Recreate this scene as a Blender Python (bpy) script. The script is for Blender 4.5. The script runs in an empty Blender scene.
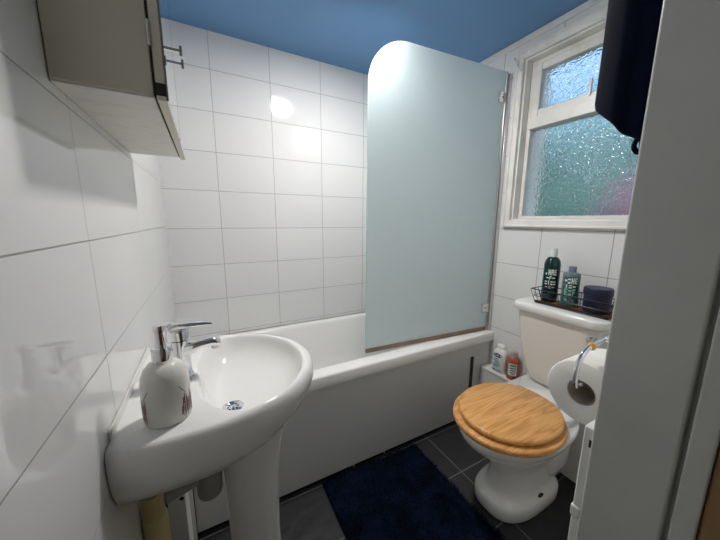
import bpy, bmesh, math, random
from mathutils import Vector, Matrix, noise
random.seed(7)
PI = math.pi
SC = bpy.context.scene
COL = SC.collection

# ------------------------------------------------------------------ place
XL, XR, YB, ZC = -0.178, 1.52, 1.78, 2.14      # left wall, right wall, back wall, ceiling
YD = 0.162                                     # inner face of the wall with the doorway
XJ = 0.47                                      # side of the doorway

# ------------------------------------------------------------------ materials
def srgb(r, g, b):
    f = lambda c: (c/255/12.92) if c/255 <= .04045 else ((c/255+.055)/1.055)**2.4
    return (f(r), f(g), f(b), 1)

def mat(name, col=(.8, .8, .8, 1), rough=.4, metal=0, spec=.5, trans=0, ior=1.45, coat=0, emis=None, estr=0, bump=None, sheen=0):
    m = bpy.data.materials.new(name); m.use_nodes = True
    nt = m.node_tree; p = nt.nodes['Principled BSDF']
    p.inputs['Base Color'].default_value = col
    p.inputs['Roughness'].default_value = rough
    p.inputs['Metallic'].default_value = metal
    p.inputs['Specular IOR Level'].default_value = spec
    p.inputs['Transmission Weight'].default_value = trans
    p.inputs['IOR'].default_value = ior
    p.inputs['Coat Weight'].default_value = coat
    p.inputs['Sheen Weight'].default_value = sheen
    if emis: p.inputs['Emission Color'].default_value = emis; p.inputs['Emission Strength'].default_value = estr
    if bump:
        sc, st, dist = bump
        g = nt.nodes.new('ShaderNodeNewGeometry'); n = nt.nodes.new('ShaderNodeTexNoise'); b = nt.nodes.new('ShaderNodeBump')
        n.inputs['Scale'].default_value = sc; n.inputs['Detail'].default_value = 4
        b.inputs['Strength'].default_value = st; b.inputs['Distance'].default_value = dist
        nt.links.new(g.outputs['Position'], n.inputs['Vector']); nt.links.new(n.outputs['Fac'], b.inputs['Height'])
        nt.links.new(b.outputs['Normal'], p.inputs['Normal'])
    return m

def mottle(m, c2, scale=5, lo=.4, hi=.65, detail=5, vec=None):
    """mix the base colour with c2 by noise (stains, wear, cloth)"""
    nt = m.node_tree; p = nt.nodes['Principled BSDF']
    g = nt.nodes.new('ShaderNodeNewGeometry'); n = nt.nodes.new('ShaderNodeTexNoise'); r = nt.nodes.new('ShaderNodeMapRange')
    mx = nt.nodes.new('ShaderNodeMix'); mx.data_type = 'RGBA'
    n.inputs['Scale'].default_value = scale; n.inputs['Detail'].default_value = detail
    r.inputs['From Min'].default_value = lo; r.inputs['From Max'].default_value = hi
    mx.inputs[6].default_value = p.inputs['Base Color'].default_value[:]; mx.inputs[7].default_value = c2
    src = g.outputs['Position']
    if vec:
        mp = nt.nodes.new('ShaderNodeMapping'); mp.inputs['Scale'].default_value = vec
        nt.links.new(src, mp.inputs['Vector']); src = mp.outputs['Vector']
    nt.links.new(src, n.inputs['Vector']); nt.links.new(n.outputs['Fac'], r.inputs['Value'])
    nt.links.new(r.outputs['Result'], mx.inputs[0]); nt.links.new(mx.outputs[2], p.inputs['Base Color'])
    return m

def tile_mat(name, ax_u, ax_v, u0, v0, w, h, mortar, tile, grout, rough, wav=.0006, tint=None, gbump=.0012, wscale=5.0, spec=.5):
    """glazed tiles laid from the world position: lines at u0 + k*w and v0 + k*h"""
    m = bpy.data.materials.new(name); m.use_nodes = True
    nt = m.node_tree; N = nt.nodes.new; L = nt.links.new; p = nt.nodes['Principled BSDF']
    g = N('ShaderNodeNewGeometry'); s = N('ShaderNodeSeparateXYZ'); c = N('ShaderNodeCombineXYZ')
    L(g.outputs['Position'], s.inputs[0])
    def off(ax, o):
        a = N('ShaderNodeMath'); a.operation = 'SUBTRACT'; a.inputs[1].default_value = o
        L(s.outputs[ax], a.inputs[0]); return a.outputs[0]
    L(off(ax_u, u0 - 20*w), c.inputs[0]); L(off(ax_v, v0 - 20*h), c.inputs[1])
    b = N('ShaderNodeTexBrick'); b.offset = 0; b.squash = 1
    b.inputs['Scale'].default_value = 1; b.inputs['Brick Width'].default_value = w; b.inputs['Row Height'].default_value = h
    b.inputs['Mortar Size'].default_value = mortar; b.inputs['Mortar Smooth'].default_value = .3; b.inputs['Bias'].default_value = 0
    b.inputs['Color1'].default_value = tile; b.inputs['Color2'].default_value = tint or tile; b.inputs['Mortar'].default_value = grout
    L(c.outputs[0], b.inputs['Vector'])
    # wear in the grout
    n2 = N('ShaderNodeTexNoise'); n2.inputs['Scale'].default_value = 14
    L(g.outputs['Position'], n2.inputs['Vector'])
    L(b.outputs['Color'], p.inputs['Base Color'])
    p.inputs['Specular IOR Level'].default_value = spec
    mr = N('ShaderNodeMapRange'); mr.inputs['To Min'].default_value = rough; mr.inputs['To Max'].default_value = .7
    L(b.outputs['Fac'], mr.inputs['Value']); L(mr.outputs[0], p.inputs['Roughness'])
    n = N('ShaderNodeTexNoise'); n.inputs['Scale'].default_value = wscale; n.inputs['Detail'].default_value = 1.5
    L(g.outputs['Position'], n.inputs['Vector'])
    b1 = N('ShaderNodeBump'); b1.inputs['Strength'].default_value = 1; b1.inputs['Distance'].default_value = wav*10
    L(n.outputs['Fac'], b1.inputs['Height'])
    b2 = N('ShaderNodeBump'); b2.invert = True; b2.inputs['Strength'].default_value = .7; b2.inputs['Distance'].default_value = gbump
    L(b.outputs['Fac'], b2.inputs['Height']); L(b1.outputs['Normal'], b2.inputs['Normal'])
    L(b2.outputs['Normal'], p.inputs['Normal'])
    return m

M = {}
TILE = srgb(226, 227, 226)
M['tile_back'] = tile_mat('tile_back', 0, 2, .080, -.037, .2975, .2, .0017, TILE, srgb(168, 168, 166), .08, .00040, srgb(222, 223, 223), wscale=9)
M['tile_left'] = tile_mat('tile_left', 1, 2, .654, .113, .44, .212, .0013, TILE, srgb(158, 158, 154), .02, .00003, wscale=3, spec=.75)
M['tile_right'] = tile_mat('tile_right', 1, 2, .866, -.030, .3, .2, .0017, TILE, srgb(150, 149, 146), .12, .0003)
M['floor_tile'] = tile_mat('floor_tile', 0, 1, 1.018, .834, .5, .25, .003, srgb(42, 43, 45), srgb(110, 111, 110), .45, .0004, srgb(38, 39, 42), wscale=20)
M['ceiling'] = mat('ceiling_paint', srgb(106, 150, 196), .55, bump=(60, .1, .001))
M['paint'] = mat('white_gloss_paint', srgb(226, 226, 222), .3, bump=(30, .12, .002))
M['frame_paint'] = mottle(mat('window_paint', srgb(232, 231, 226), .35, bump=(40, .2, .002)), srgb(214, 211, 203), 9, .45, .75)
M['jamb'] = mottle(mat('jamb_paint', srgb(196, 198, 194), .38, bump=(18, .15, .003)), srgb(188, 190, 186), 7, .4, .7)
M['hall_wall'] = mat('hall_paint', srgb(190, 188, 182), .7)
M['hall_floor'] = mat('hall_carpet', srgb(120, 96, 70), .95)
M['brown'] = mottle(mat('brown_wood', srgb(150, 118, 82), .5), srgb(128, 98, 66), 6, .4, .6, vec=(8, 8, .6))
M['ceramic'] = mat('white_ceramic', srgb(236, 236, 233), .09, coat=.3)
M['ceramic_warm'] = mat('cistern_ceramic', srgb(226, 224, 216), .14)
M['acrylic'] = mat('bath_acrylic', srgb(236, 236, 234), .14)
M['panel'] = mat('bath_panel', srgb(222, 222, 220), .28, bump=(7, .1, .004))
M['chrome'] = mat('chrome', (.82, .83, .85, 1), .06, 1)
M['steel'] = mat('brushed_steel', (.62, .62, .62, 1), .3, 1)
M['black'] = mat('black_gap', (.008, .008, .008, 1), .6)
M['slot'] = mat('dark_slot', srgb(44, 44, 44), .5)
M['wire'] = mat('black_wire', (.012, .012, .012, 1), .35)
M['cabinet'] = mottle(mat('cabinet_cream', srgb(224, 219, 200), .45), srgb(216, 211, 192), 5, .4, .7)
M['cabinet_under'] = mottle(mat('cabinet_under', srgb(228, 226, 216), .4), srgb(214, 211, 201), 14, .5, .75, vec=(2, 4, 1))
M['mirror'] = mat('mirror', (.85, .87, .87, 1), .02, 1)
M['pipe_old'] = mottle(mat('yellowed_plastic', srgb(206, 190, 140), .4), srgb(190, 172, 118), 8)
M['grey_plastic'] = mat('grey_plastic', srgb(150, 150, 146), .35)
M['board'] = mottle(mat('white_board', srgb(232, 232, 226), .5), srgb(180, 178, 170), 11, .6, .75)
M['navy'] = mottle(mat('navy_cloth', srgb(9, 16, 40), .85, spec=.12, sheen=.02, bump=(180, .15, .001)), srgb(5, 7, 17), 8, .4, .65)
M['mat_pile'] = mottle(mat('mat_pile', srgb(11, 24, 46), .95, spec=.1, sheen=.01), srgb(5, 12, 27), 9, .4, .62)
M['green_bottle'] = mottle(mat('green_bottle', srgb(10, 62, 62), .18), srgb(8, 34, 38), 30, .4, .6)
M['grey_bottle'] = mat('grey_bottle', srgb(112, 128, 134), .3)
M['teal_label'] = mottle(mat('teal_label', srgb(26, 72, 70), .4), srgb(70, 110, 104), 55, .5, .56)
M['label_white'] = mat('label_white', srgb(222, 232, 226), .5)
M['label_mint'] = mat('label_mint', srgb(136, 190, 176), .5)
M['label_dark'] = mat('label_dark', srgb(16, 26, 32), .5)
M['label_pink'] = mat('label_pink', srgb(190, 160, 165), .5)
M['cap_clear'] = mat('pale_cap', srgb(222, 226, 226), .2)
M['tub'] = mat('navy_tub', srgb(28, 34, 62), .42)
M['lotion'] = mat('white_bottle', srgb(234, 234, 230), .3)
M['lotion_blue'] = mat('navy_label', srgb(22, 34, 96), .4)
M['lotion_teal'] = mat('teal_print', srgb(130, 178, 186), .4)
M['orange'] = mat('orange_bottle', srgb(180, 98, 70), .22)
M['peach'] = mat('grey_peach_cap', srgb(176, 168, 160), .35)
M['print_dark'] = mat('dark_print', srgb(70, 66, 66), .5)
M['paper'] = mat('tissue_paper', srgb(236, 235, 231), .95, spec=.1, bump=(90, .25, .001))
M['card'] = mat('cardboard', srgb(170, 160, 146), .9)
M['bead'] = mat('varnished_bead', srgb(214, 160, 62), .25)
M['disp'] = mat('dispenser_glaze', srgb(226, 225, 219), .16)
M['cow'] = mottle(mat('brown_print', srgb(112, 84, 80), .4), srgb(146, 118, 116), 300, .4, .6)
M['cow_dark'] = mat('dark_brown_print', srgb(52, 42, 42), .4)
M['seal'] = mottle(mat('perished_seal', srgb(140, 122, 100), .5), srgb(110, 92, 70), 12)
M['grass'] = mat('grass_green', srgb(70, 96, 52), .9)
M['leaf'] = mottle(mat('leaf_green', srgb(84, 142, 132), .6), srgb(116, 172, 166), 3, .4, .6)
M['flower'] = mottle(mat('flower_pink', srgb(204, 156, 174), .6), srgb(160, 122, 148), 3)
M['render'] = mat('outside_render', srgb(196, 204, 214), .8)
M['bulb'] = mat('lit_bulb', (1, 1, 1, 1), .3, emis=(1, .945, .915, 1), estr=280)

def wood_mat():
    m = mat('oak_veneer', srgb(196, 140, 74), .3, coat=.25)
    nt = m.node_tree; N = nt.nodes.new; L = nt.links.new; p = nt.nodes['Principled BSDF']
    g = N('ShaderNodeNewGeometry'); mp = N('ShaderNodeMapping')
    mp.inputs['Rotation'].default_value = (0, 0, .22); mp.inputs['Scale'].default_value = (1.0, 7.0, 7.0)
    L(g.outputs['Position'], mp.inputs['Vector'])
    n = N('ShaderNodeTexNoise'); n.inputs['Scale'].default_value = 1.7; n.inputs['Detail'].default_value = 2; n.inputs['Distortion'].default_value = .5
    L(mp.outputs[0], n.inputs['Vector'])
    mul = N('ShaderNodeMath'); mul.operation = 'MULTIPLY'; mul.inputs[1].default_value = 8
    fr = N('ShaderNodeMath'); fr.operation = 'FRACT'
    L(n.outputs['Fac'], mul.inputs[0]); L(mul.outputs[0], fr.inputs[0])
    r1 = N('ShaderNodeValToRGB')
    e = r1.color_ramp.elements
    e[0].position = 0; e[0].color = srgb(208, 146, 78); e[1].position = 1; e[1].color = srgb(218, 154, 84)
    a = e.new(.22); a.color = srgb(234, 172, 102); b_ = e.new(.7); b_.color = srgb(240, 182, 112)
    L(fr.outputs[0], r1.inputs['Fac'])
    # fine pores
    mp2 = N('ShaderNodeMapping'); mp2.inputs['Rotation'].default_value = (0, 0, .22); mp2.inputs['Scale'].default_value = (14, 260, 260)
    L(g.outputs['Position'], mp2.inputs['Vector'])
    n2 = N('ShaderNodeTexNoise'); n2.inputs['Scale'].default_value = 1; n2.inputs['Detail'].default_value = 2
    L(mp2.outputs[0], n2.inputs['Vector'])
    mr = N('ShaderNodeMapRange'); mr.inputs['From Min'].default_value = .35; mr.inputs['From Max'].default_value = .6
    mr.inputs['To Min'].default_value = .82; mr.inputs['To Max'].default_value = 1
    L(n2.outputs['Fac'], mr.inputs['Value'])
    mx = N('ShaderNodeMix'); mx.data_type = 'RGBA'; mx.blend_type = 'MULTIPLY'; mx.inputs[0].default_value = 1
    L(r1.outputs['Color'], mx.inputs[6]); L(mr.outputs[0], mx.inputs[7])
    L(mx.outputs[2], p.inputs['Base Color'])
    return m
M['wood'] = wood_mat()
M['wood_plain'] = mottle(mat('basket_wood', srgb(150, 98, 54), .5), srgb(120, 76, 40), 20, vec=(8, 1, 1))

def frosted_screen():
    """acid-etched safety glass: scatters, lets light through"""
    m = bpy.data.materials.new('frosted_glass'); m.use_nodes = True
    nt = m.node_tree; N = nt.nodes.new; L = nt.links.new
    for n in list(nt.nodes): nt.nodes.remove(n)
    o = N('ShaderNodeOutputMaterial'); t = N('ShaderNodeBsdfTranslucent'); d = N('ShaderNodeBsdfDiffuse'); gl = N('ShaderNodeBsdfGlossy')
    t.inputs['Color'].default_value = srgb(244, 250, 250); d.inputs['Color'].default_value = srgb(222, 234, 237)
    g = N('ShaderNodeNewGeometry'); nz = N('ShaderNodeTexNoise'); nz.inputs['Scale'].default_value = 26; nz.inputs['Detail'].default_value = 3
    L(g.outputs['Position'], nz.inputs['Vector'])
    mr = N('ShaderNodeMapRange'); mr.inputs['From Min'].default_value = .35; mr.inputs['From Max'].default_value = .7
    mr.inputs['To Min'].default_value = .15; mr.inputs['To Max'].default_value = .24
    L(nz.outputs['Fac'], mr.inputs['Value'])
    gl.inputs['Roughness'].default_value = .35; gl.inputs['Color'].default_value = (.8, .9, .9, 1)
    a = N('ShaderNodeMixShader'); L(mr.outputs[0], a.inputs[0]); L(t.outputs[0], a.inputs[1]); L(d.outputs[0], a.inputs[2])
    f = N('ShaderNodeFresnel'); f.inputs['IOR'].default_value = 1.1
    b = N('ShaderNodeMixShader'); L(f.outputs[0], b.inputs[0]); L(a.outputs[0], b.inputs[1]); L(gl.outputs[0], b.inputs[2])
    L(b.outputs[0], o.inputs['Surface'])
    return m
M['frosted'] = frosted_screen()

def rain_glass():
    """rippled privacy glazing"""
    m = mat('rippled_glass', (.90, .97, .97, 1), .10, trans=1, ior=1.45)
    nt = m.node_tree; N = nt.nodes.new; L = nt.links.new; p = nt.nodes['Principled BSDF']
    g = N('ShaderNodeNewGeometry'); nz = N('ShaderNodeTexNoise'); nz.inputs['Scale'].default_value = 30; nz.inputs['Detail'].default_value = 1
    L(g.outputs['Position'], nz.inputs['Vector'])
    mx = N('ShaderNodeMix'); mx.data_type = 'VECTOR'; mx.inputs[0].default_value = .018
    L(g.outputs['Position'], mx.inputs[4]); L(nz.outputs['Color'], mx.inputs[5])
    v = N('ShaderNodeTexVoronoi'); v.feature = 'SMOOTH_F1'; v.inputs['Scale'].default_value = 105; v.inputs['Smoothness'].default_value = .6
    L(mx.outputs[1], v.inputs['Vector'])
    b = N('ShaderNodeBump'); b.inputs['Strength'].default_value = 1; b.inputs['Distance'].default_value = .0027
    L(v.outputs['Distance'], b.inputs['Height']); L(b.outputs['Normal'], p.inputs['Normal'])
    return m
M['rain'] = rain_glass()

# ------------------------------------------------------------------ mesh helpers
def new(): return bmesh.new()

def obj(name, bm, m, parent=None, smooth=False, bevel=0, seg=2, sub=0, mats=None, angle=40):
    bmesh.ops.recalc_face_normals(bm, faces=bm.faces)
    me = bpy.data.meshes.new(name); bm.to_mesh(me); bm.free()
    for x in (mats or [m]): me.materials.append(x)
    o = bpy.data.objects.new(name, me); COL.objects.link(o)
    if parent:
        o.parent = parent; o.matrix_parent_inverse = Matrix.Translation(parent.location).inverted()
    if bevel:
        b = o.modifiers.new('bevel', 'BEVEL'); b.width = bevel; b.segments = seg; b.limit_method = 'ANGLE'; b.angle_limit = math.radians(40)
        b.harden_normals = False
    if sub:
        s = o.modifiers.new('sub', 'SUBSURF'); s.levels = sub; s.render_levels = sub
    if smooth or bevel or sub:
        for p in me.polygons: p.use_smooth = True
        if not sub:
            try: me.set_sharp_from_angle(angle=math.radians(angle))
            except Exception: pass
    return o

def box(bm, x0, x1, y0, y1, z0, z1):
    vs = [bm.verts.new((x, y, z)) for x in (x0, x1) for y in (y0, y1) for z in (z0, z1)]
    for f in ((0, 1, 3, 2), (4, 6, 7, 5), (0, 4, 5, 1), (2, 3, 7, 6), (0, 2, 6, 4), (1, 5, 7, 3)):
        bm.faces.new([vs[i] for i in f])
    return vs

def bx(*a):
    bm = new(); box(bm, *a); return bm

def lathe(bm, prof, c=(0, 0, 0), seg=40, axis='z', sx=1, sy=1):
    """prof = [(r, h)...] turned about an axis through c"""
    rings = []
    for r, h in prof:
        ring = []
        for i in range(seg):
            a = 2*PI*i/seg; u, v = r*math.cos(a)*sx, r*math.sin(a)*sy
            p = {'z': (u, v, h), 'x': (h, u, v), 'y': (u, h, v)}[axis]
            ring.append(bm.verts.new((c[0]+p[0], c[1]+p[1], c[2]+p[2])))
        rings.append(ring)
    skin(bm, rings)
    return rings

def skin(bm, rings, cap0=True, cap1=True, closed=True):
    n = len(rings[0])
    for a, b in zip(rings, rings[1:]):
        for i in range(n if closed else n-1):
            j = (i+1) % n
            bm.faces.new((a[i], a[j], b[j], b[i]))
    if cap0: bm.faces.new(rings[0][::-1])
    if cap1: bm.faces.new(rings[-1])

def loft(bm, rings, cap0=True, cap1=True):
    rv = [[bm.verts.new(p) for p in r] for r in rings]
    skin(bm, rv, cap0, cap1); return rv

def tube(bm, pts, r, seg=12, closed=False, cap=True):
    pts = [Vector(p) for p in pts]; n = len(pts); rings = []
    rr = r if isinstance(r, (list, tuple)) else [r]*n
    prev = None
    for i, p in enumerate(pts):
        if closed: t = pts[(i+1) % n]-pts[i-1]
        else: t = pts[min(i+1, n-1)]-pts[max(i-1, 0)]
        t.normalize()
        if prev is None:
            u = t.orthogonal().normalized()
        else:
            u = (prev - t*prev.dot(t)).normalized()
        prev = u; w = t.cross(u)
        rings.append([bm.verts.new(p + (u*math.cos(2*PI*k/seg)+w*math.sin(2*PI*k/seg))*rr[i]) for k in range(seg)])
    if closed:
        skin(bm, rings+[rings[0]], False, False)
    else: skin(bm, rings, cap, cap)

def spline(ctrl, n=8, closed=False):
    P = [Vector(c) for c in ctrl]; out = []; m = len(P)
    rng = range(m if closed else m-1)
    for i in rng:
        if closed: a, b, c, d = P[i-1], P[i], P[(i+1) % m], P[(i+2) % m]
        else: a, b, c, d = P[max(i-1, 0)], P[i], P[i+1], P[min(i+2, m-1)]
        for k in range(n):
            t = k/n
            out.append(.5*((2*b)+(c-a)*t+(2*a-5*b+4*c-d)*t*t+(3*b-a-3*c+d)*t**3))
    if not closed: out.append(P[-1])
    return out

def rrect(x0, x1, y0, y1, z, r, n=6):
    """rounded rectangle ring"""
    r = min(r, (x1-x0)/2-1e-4, (y1-y0)/2-1e-4); out = []
    for cx, cy, a0 in ((x1-r, y1-r, 0), (x0+r, y1-r, PI/2), (x0+r, y0+r, PI), (x1-r, y0+r, 1.5*PI)):
        for k in range(n+1):
            a = a0+k/n*PI/2; out.append((cx+r*math.cos(a), cy+r*math.sin(a), z))
    return out

def tag(o, label, cat, group=None, kind=None):
    o['label'] = label; o['category'] = cat
    if group: o['group'] = group
    if kind: o['kind'] = kind
    return o

def struct(o): o['kind'] = 'structure'; return o

def thing(name, loc, label, cat, group=None):
    o = bpy.data.objects.new(name, None); COL.objects.link(o); o.location = loc; o.empty_display_size = .05
    return tag(o, label, cat, group)

# ------------------------------------------------------------------ room shell
T = .1
struct(obj('floor', bx(XL-T, XR+T, .02, YB+T, -.08, 0), M['floor_tile']))
struct(obj('ceiling', bx(XL-T, XR+.24, .02, YB+T, ZC, ZC+.08), M['ceiling']))
struct(obj('wall_back', bx(XL-T, XR+.24, YB, YB+T, -.08, ZC), M['tile_back']))
struct(obj('wall_left', bx(XL-T, XL, -1.3, YB, -.08, 2.3), M['tile_left']))
# right wall with the window opening
WY0, WY1, WZ0, WZ1 = .40, 1.046, 1.213, 2.036
bm = new()
XO = XR+.24
box(bm, XR, XO, 0, WY0, -.08, ZC); box(bm, XR, XO, WY1, YB, -.08, ZC)
box(bm, XR, XO, WY0, WY1, -.08, WZ0); box(bm, XR, XO, WY0, WY1, WZ1, ZC)
struct(obj('wall_right', bm, M['tile_right']))
# wall with the doorway, to the right of the camera
struct(obj('wall_front', bx(XJ+.035, XR, .05, YD, -.08, ZC), M['paint']))
struct(obj('wall_front_lintel', bx(XL, XJ+.035, .05, YD, 2.03, ZC), M['paint']))
# hallway behind the camera
struct(obj('floor_hall', bx(XL-T, 1.6, -1.3, .02, -.08, -.004), M['hall_floor']))
struct(obj('wall_hall_back', bx(XL-T, 1.6, -1.4, -1.3, -.08, 2.3), M['hall_wall']))
struct(obj('wall_hall_right', bx(1.52, 1.6, -1.3, .05, -.08, 2.3), M['hall_wall']))
struct(obj('ceiling_hall', bx(XL-T, 1.6, -1.3, .05, 2.22, 2.3), M['hall_wall']))

# door lining: thin rounded edge, wide face, groove, hall strip
lin = struct(obj('trim_1', bx(XJ, XJ+.035, .083, YD+.003, 0, 2.03), M['jamb'], bevel=.003, seg=3))
struct(obj('trim_2', bx(XJ+.016, XJ+.035, .0775, .083, 0, 2.03), M['jamb']))
struct(obj('trim_3', bx(XJ-.001, XJ+.035, .0575, .0775, 0, 2.03), M['jamb'], bevel=.002))
# screw dimples on the jamb face
bm = new()
for (y, z) in ((.128, .935), (.1, .80)): lathe(bm, [(.0035, -.0006), (.0028, 0), (.001, .0003)], (XJ-.0002, y, z), 14, 'x')
obj('screw_cap', bm, M['jamb'], lin)
dr = struct(obj('door_1', bx(XJ+.002, XJ+.042, -.70, .0565, .005, 2.0), M['brown'], bevel=.002))
# narrow white board standing on the wall beside the jamb
bd = obj('wall_batten', bx(XJ+.006, XJ+.07, YD, .1775, 0, .912), M['paint'], bevel=.002)
tag(bd, 'narrow white painted board standing on the wall beside the door jamb, below the toilet roll', 'board')
obj('latch_slot', bx(XJ+.0052, XJ+.0065, .1655, .169, .882, .894), M['black'], bd)
obj('joint_strip', bx(XJ+.0035, XJ+.03, .166, .1795, .755, .775), M['paint'], bd, bevel=.003)

# ------------------------------------------------------------------ window
def frame_rect(bm, x0, x1, y0, y1, z0, z1, w, wb=None):
    wb = wb or w
    box(bm, x0, x1, y0, y0+w, z0, z1); box(bm, x0, x1, y1-w, y1, z0, z1)
    box(bm, x0, x1, y0+w, y1-w, z0, z0+wb); box(bm, x0, x1, y0+w, y1-w, z1-w, z1)

bm = new(); frame_rect(bm, XR-.016, XR+.002, WY0-.035, WY1+.036, WZ0-.032, WZ1+.034, .038)
win = struct(obj('window_1', bm, M['frame_paint'], bevel=.004, seg=3))
bm = new(); frame_rect(bm, XR-.022, XR-.008, WY0-.036, WY1+.037, WZ0-.033, WZ1+.039, .012)
obj('window_moulding', bm, M['frame_paint'], win, bevel=.003)
bm = new(); frame_rect(bm, XR+.002, XR+.13, WY0-.002, WY1+.002, WZ0-.002, WZ1+.002, .014)
obj('window_reveal', bm, M['frame_paint'], win)
y0, y1 = WY0+.012, WY1-.012
TZ0, TZ1 = 1.690, 1.746                            # transom
bm = new(); frame_rect(bm, XR+.045, XR+.10, y0, y1, WZ0+.012, WZ1-.012, .022, .014)
box(bm, XR+.03, XR+.10, y0+.02, y1-.02, TZ0, TZ1)
obj('window_frame', bm, M['frame_paint'], win, bevel=.003)
# top-hung fanlight, standing a little proud
bm = new(); frame_rect(bm, XR+.038, XR+.078, y0+.022, y1-.022, TZ1-.003, WZ1-.034, .036)
fs = obj('fanlight_sash', bm, M['frame_paint'], win, bevel=.004)
obj('fanlight_pane', bx(XR+.060, XR+.064, y0+.05, y1-.05, TZ1+.028, WZ1-.064), M['rain'], fs)
bm = new(); box(bm, XR+.031, XR+.045, .742, .752, TZ1+.02, TZ1+.09)
obj('window_stay', bm, M['frame_paint'], win, bevel=.002)
obj('lower_pane', bx(XR+.066, XR+.070, y0+.014, y1-.014, WZ0+.02, TZ0+.006), M['rain'], win)
# white boards between the window head and the ceiling
struct(obj('trim_4', bx(XR-.010, XR, .2, YB, ZC-.030, ZC), M['frame_paint'], bevel=.003))
# hook on the top corner of the window frame
bm = new()
lathe(bm, [(.0, 0), (.009, 0), (.009, .004), (.004, .006), (0, .006)], (XR-.0225, 1.072, 2.028), 16, 'x')
tube(bm, spline([(XR-.02, 1.072, 2.028), (XR-.045, 1.074, 2.038), (XR-.055, 1.071, 2.023), (XR-.045, 1.058, 1.993), (XR-.03, 1.053, 1.978), (XR-.026, 1.048, 1.993)], 6), .0035, 8)
tag(obj('curtain_hook', bm, M['frame_paint'], smooth=True), 'small white painted hook at the top corner of the window frame', 'hook')

# ------------------------------------------------------------------ outside
struct(obj('ground_outside', bx(XO, 9, -5, 8, -.6, -.5), M['grass']))
def leafy(bm, c, r, n, size, flat=1.0):
    for _ in range(n):
        v = Vector((random.gauss(0, 1), random.gauss(0, 1), random.gauss(0, 1))).normalized()*random.uniform(.55, 1)
        p = Vector((c[0]+v.x*r[0], c[1]+v.y*r[1], c[2]+v.z*r[2]))
        u = Vector((random.uniform(-1, 1), random.uniform(-1, 1), random.uniform(-1, 1))).normalized()
        w = u.orthogonal().normalized(); s = size*random.uniform(.6, 1.3)
        vs = [bm.verts.new(p+u*s), bm.verts.new(p+w*s*.5), bm.verts.new(p-u*s), bm.verts.new(p-w*s*.5)]
        bm.faces.new(vs)
bm = new()
for i in range(9): leafy(bm, (4.3+random.uniform(-.15, .15), -.6+i*.5, .9), (.55, .5, 2.1), 1400, .09)
hg = tag(obj('garden_hedge', bm, M['leaf']), 'green garden hedge seen blurred through the rippled window glass', 'hedge')
bm = new(); leafy(bm, (2.75, .90, .90), (.3, .34, .66), 1300, .05)
fl = tag(obj('flowering_shrub', bm, M['flower']), 'pink flowering shrub seen blurred through the lower window pane', 'shrub')
bm = new()
for k in range(4): tube(bm, [(2.75, .90, -.5), (2.75+random.uniform(-.1, .1), .90+random.uniform(-.1, .1), .6)], .015, 6)
obj('stem', bm, M['brown'], fl)

# ------------------------------------------------------------------ bathtub
RZ = .543
bt = thing('bathtub', (.67, 1.43, 0), 'white built-in bathtub along the tiled back wall', 'bathtub')
bx0, bx1, by0, by1 = XL+.002, XR-.002, 1.083, YB-.002
rings = [rrect(bx0, bx1, by0, by1, RZ-.055, .004), rrect(bx0, bx1, by0, by1, RZ-.008, .004),
         rrect(bx0+.003, bx1-.003, by0+.003, by1-.001, RZ-.002, .006), rrect(bx0+.01, bx1-.01, by0+.01, by1-.004, RZ, .01),
         rrect(bx0+.07, bx1-.07, by0+.072, by1-.03, RZ-.001, .10), rrect(bx0+.08, bx1-.08, by0+.082, by1-.038, RZ-.006, .11),
         rrect(bx0+.088, bx1-.088, by0+.090, by1-.044, RZ-.025, .12), rrect(bx0+.12, bx1-.12, by0+.11, by1-.065, .30, .14),
         rrect(bx0+.17, bx1-.17, by0+.13, by1-.085, .19, .16), rrect(bx0+.23, bx1-.23, by0+.17, by1-.125, .155, .13),
         rrect(bx0+.30, bx1-.30, by0+.25, by1-.20, .15, .09)]
bm = new(); loft(bm, rings, cap0=False); obj('tub', bm, M['acrylic'], bt, smooth=True, angle=60)
bm = new(); lathe(bm, [(0, 0), (.03, 0), (.033, .003), (.02, .006), (0, .006)], (1.08, 1.43, .150), 24); obj('bath_waste', bm, M['chrome'], bt, smooth=True)
obj('sealant', bx(XL+.002, XR-.002, YB-.006, YB-.0005, RZ-.004, RZ+.003), M['grey_plastic'], bt)
PY = 1.102
pn = obj('bath_panel', bx(XL+.064, XR-.003, PY, PY+.014, .014, RZ-.056), M['panel'], bt, bevel=.002)
obj('handle_strip', bx(1.350, 1.372, PY-.006, PY+.001, .20, .405), M['slot'], pn, bevel=.001)
obj('plinth_gap', bx(XL+.064, 1.438, PY+.004, PY+.012, .0, .0145), M['black'], pn)
obj('panel_lip', bx(XL+.064, XR-.003, PY-.006, PY+.002, RZ-.064, RZ-.055), M['panel'], pn)
for x in (.56, .74):
    bm = new(); lathe(bm, [(.006, 0), (.005, .003), (0, .003)], (x, PY-.004, .012), 10, 'y'); obj('panel_screw', bm, M['steel'], pn)

# ------------------------------------------------------------------ shower screen
ss = thing('shower_screen', (1.1, 1.16, RZ), 'frosted glass shower screen with rounded top corner on the bath edge', 'shower screen')
pA, pB = Vector((1.489, 1.128, 0)), Vector((.672, 1.190, 0))       # hinge side, free side
ZT, ZB0 = 2.003, .567
out = [(0, ZB0), (1, ZB0)]
Lw = (pB-pA).length; R_ = .20
for k in range(17):
    a = k/16*PI/2
    out.append(((Lw-R_+R_*math.cos(a))/Lw, ZT-R_+R_*math.sin(a)))
out.append((0, ZT))
nrm = Vector((pB-pA)).cross(Vector((0, 0, 1))).normalized()*.003
bm = new()
ra = [bm.verts.new(pA.lerp(pB, u)+Vector((0, 0, z))+nrm) for u, z in out]
rb = [bm.verts.new(pA.lerp(pB, u)+Vector((0, 0, z))-nrm) for u, z in out]
skin(bm, [ra, rb])
obj('glass_panel', bm, M['frosted'], ss)
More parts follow.
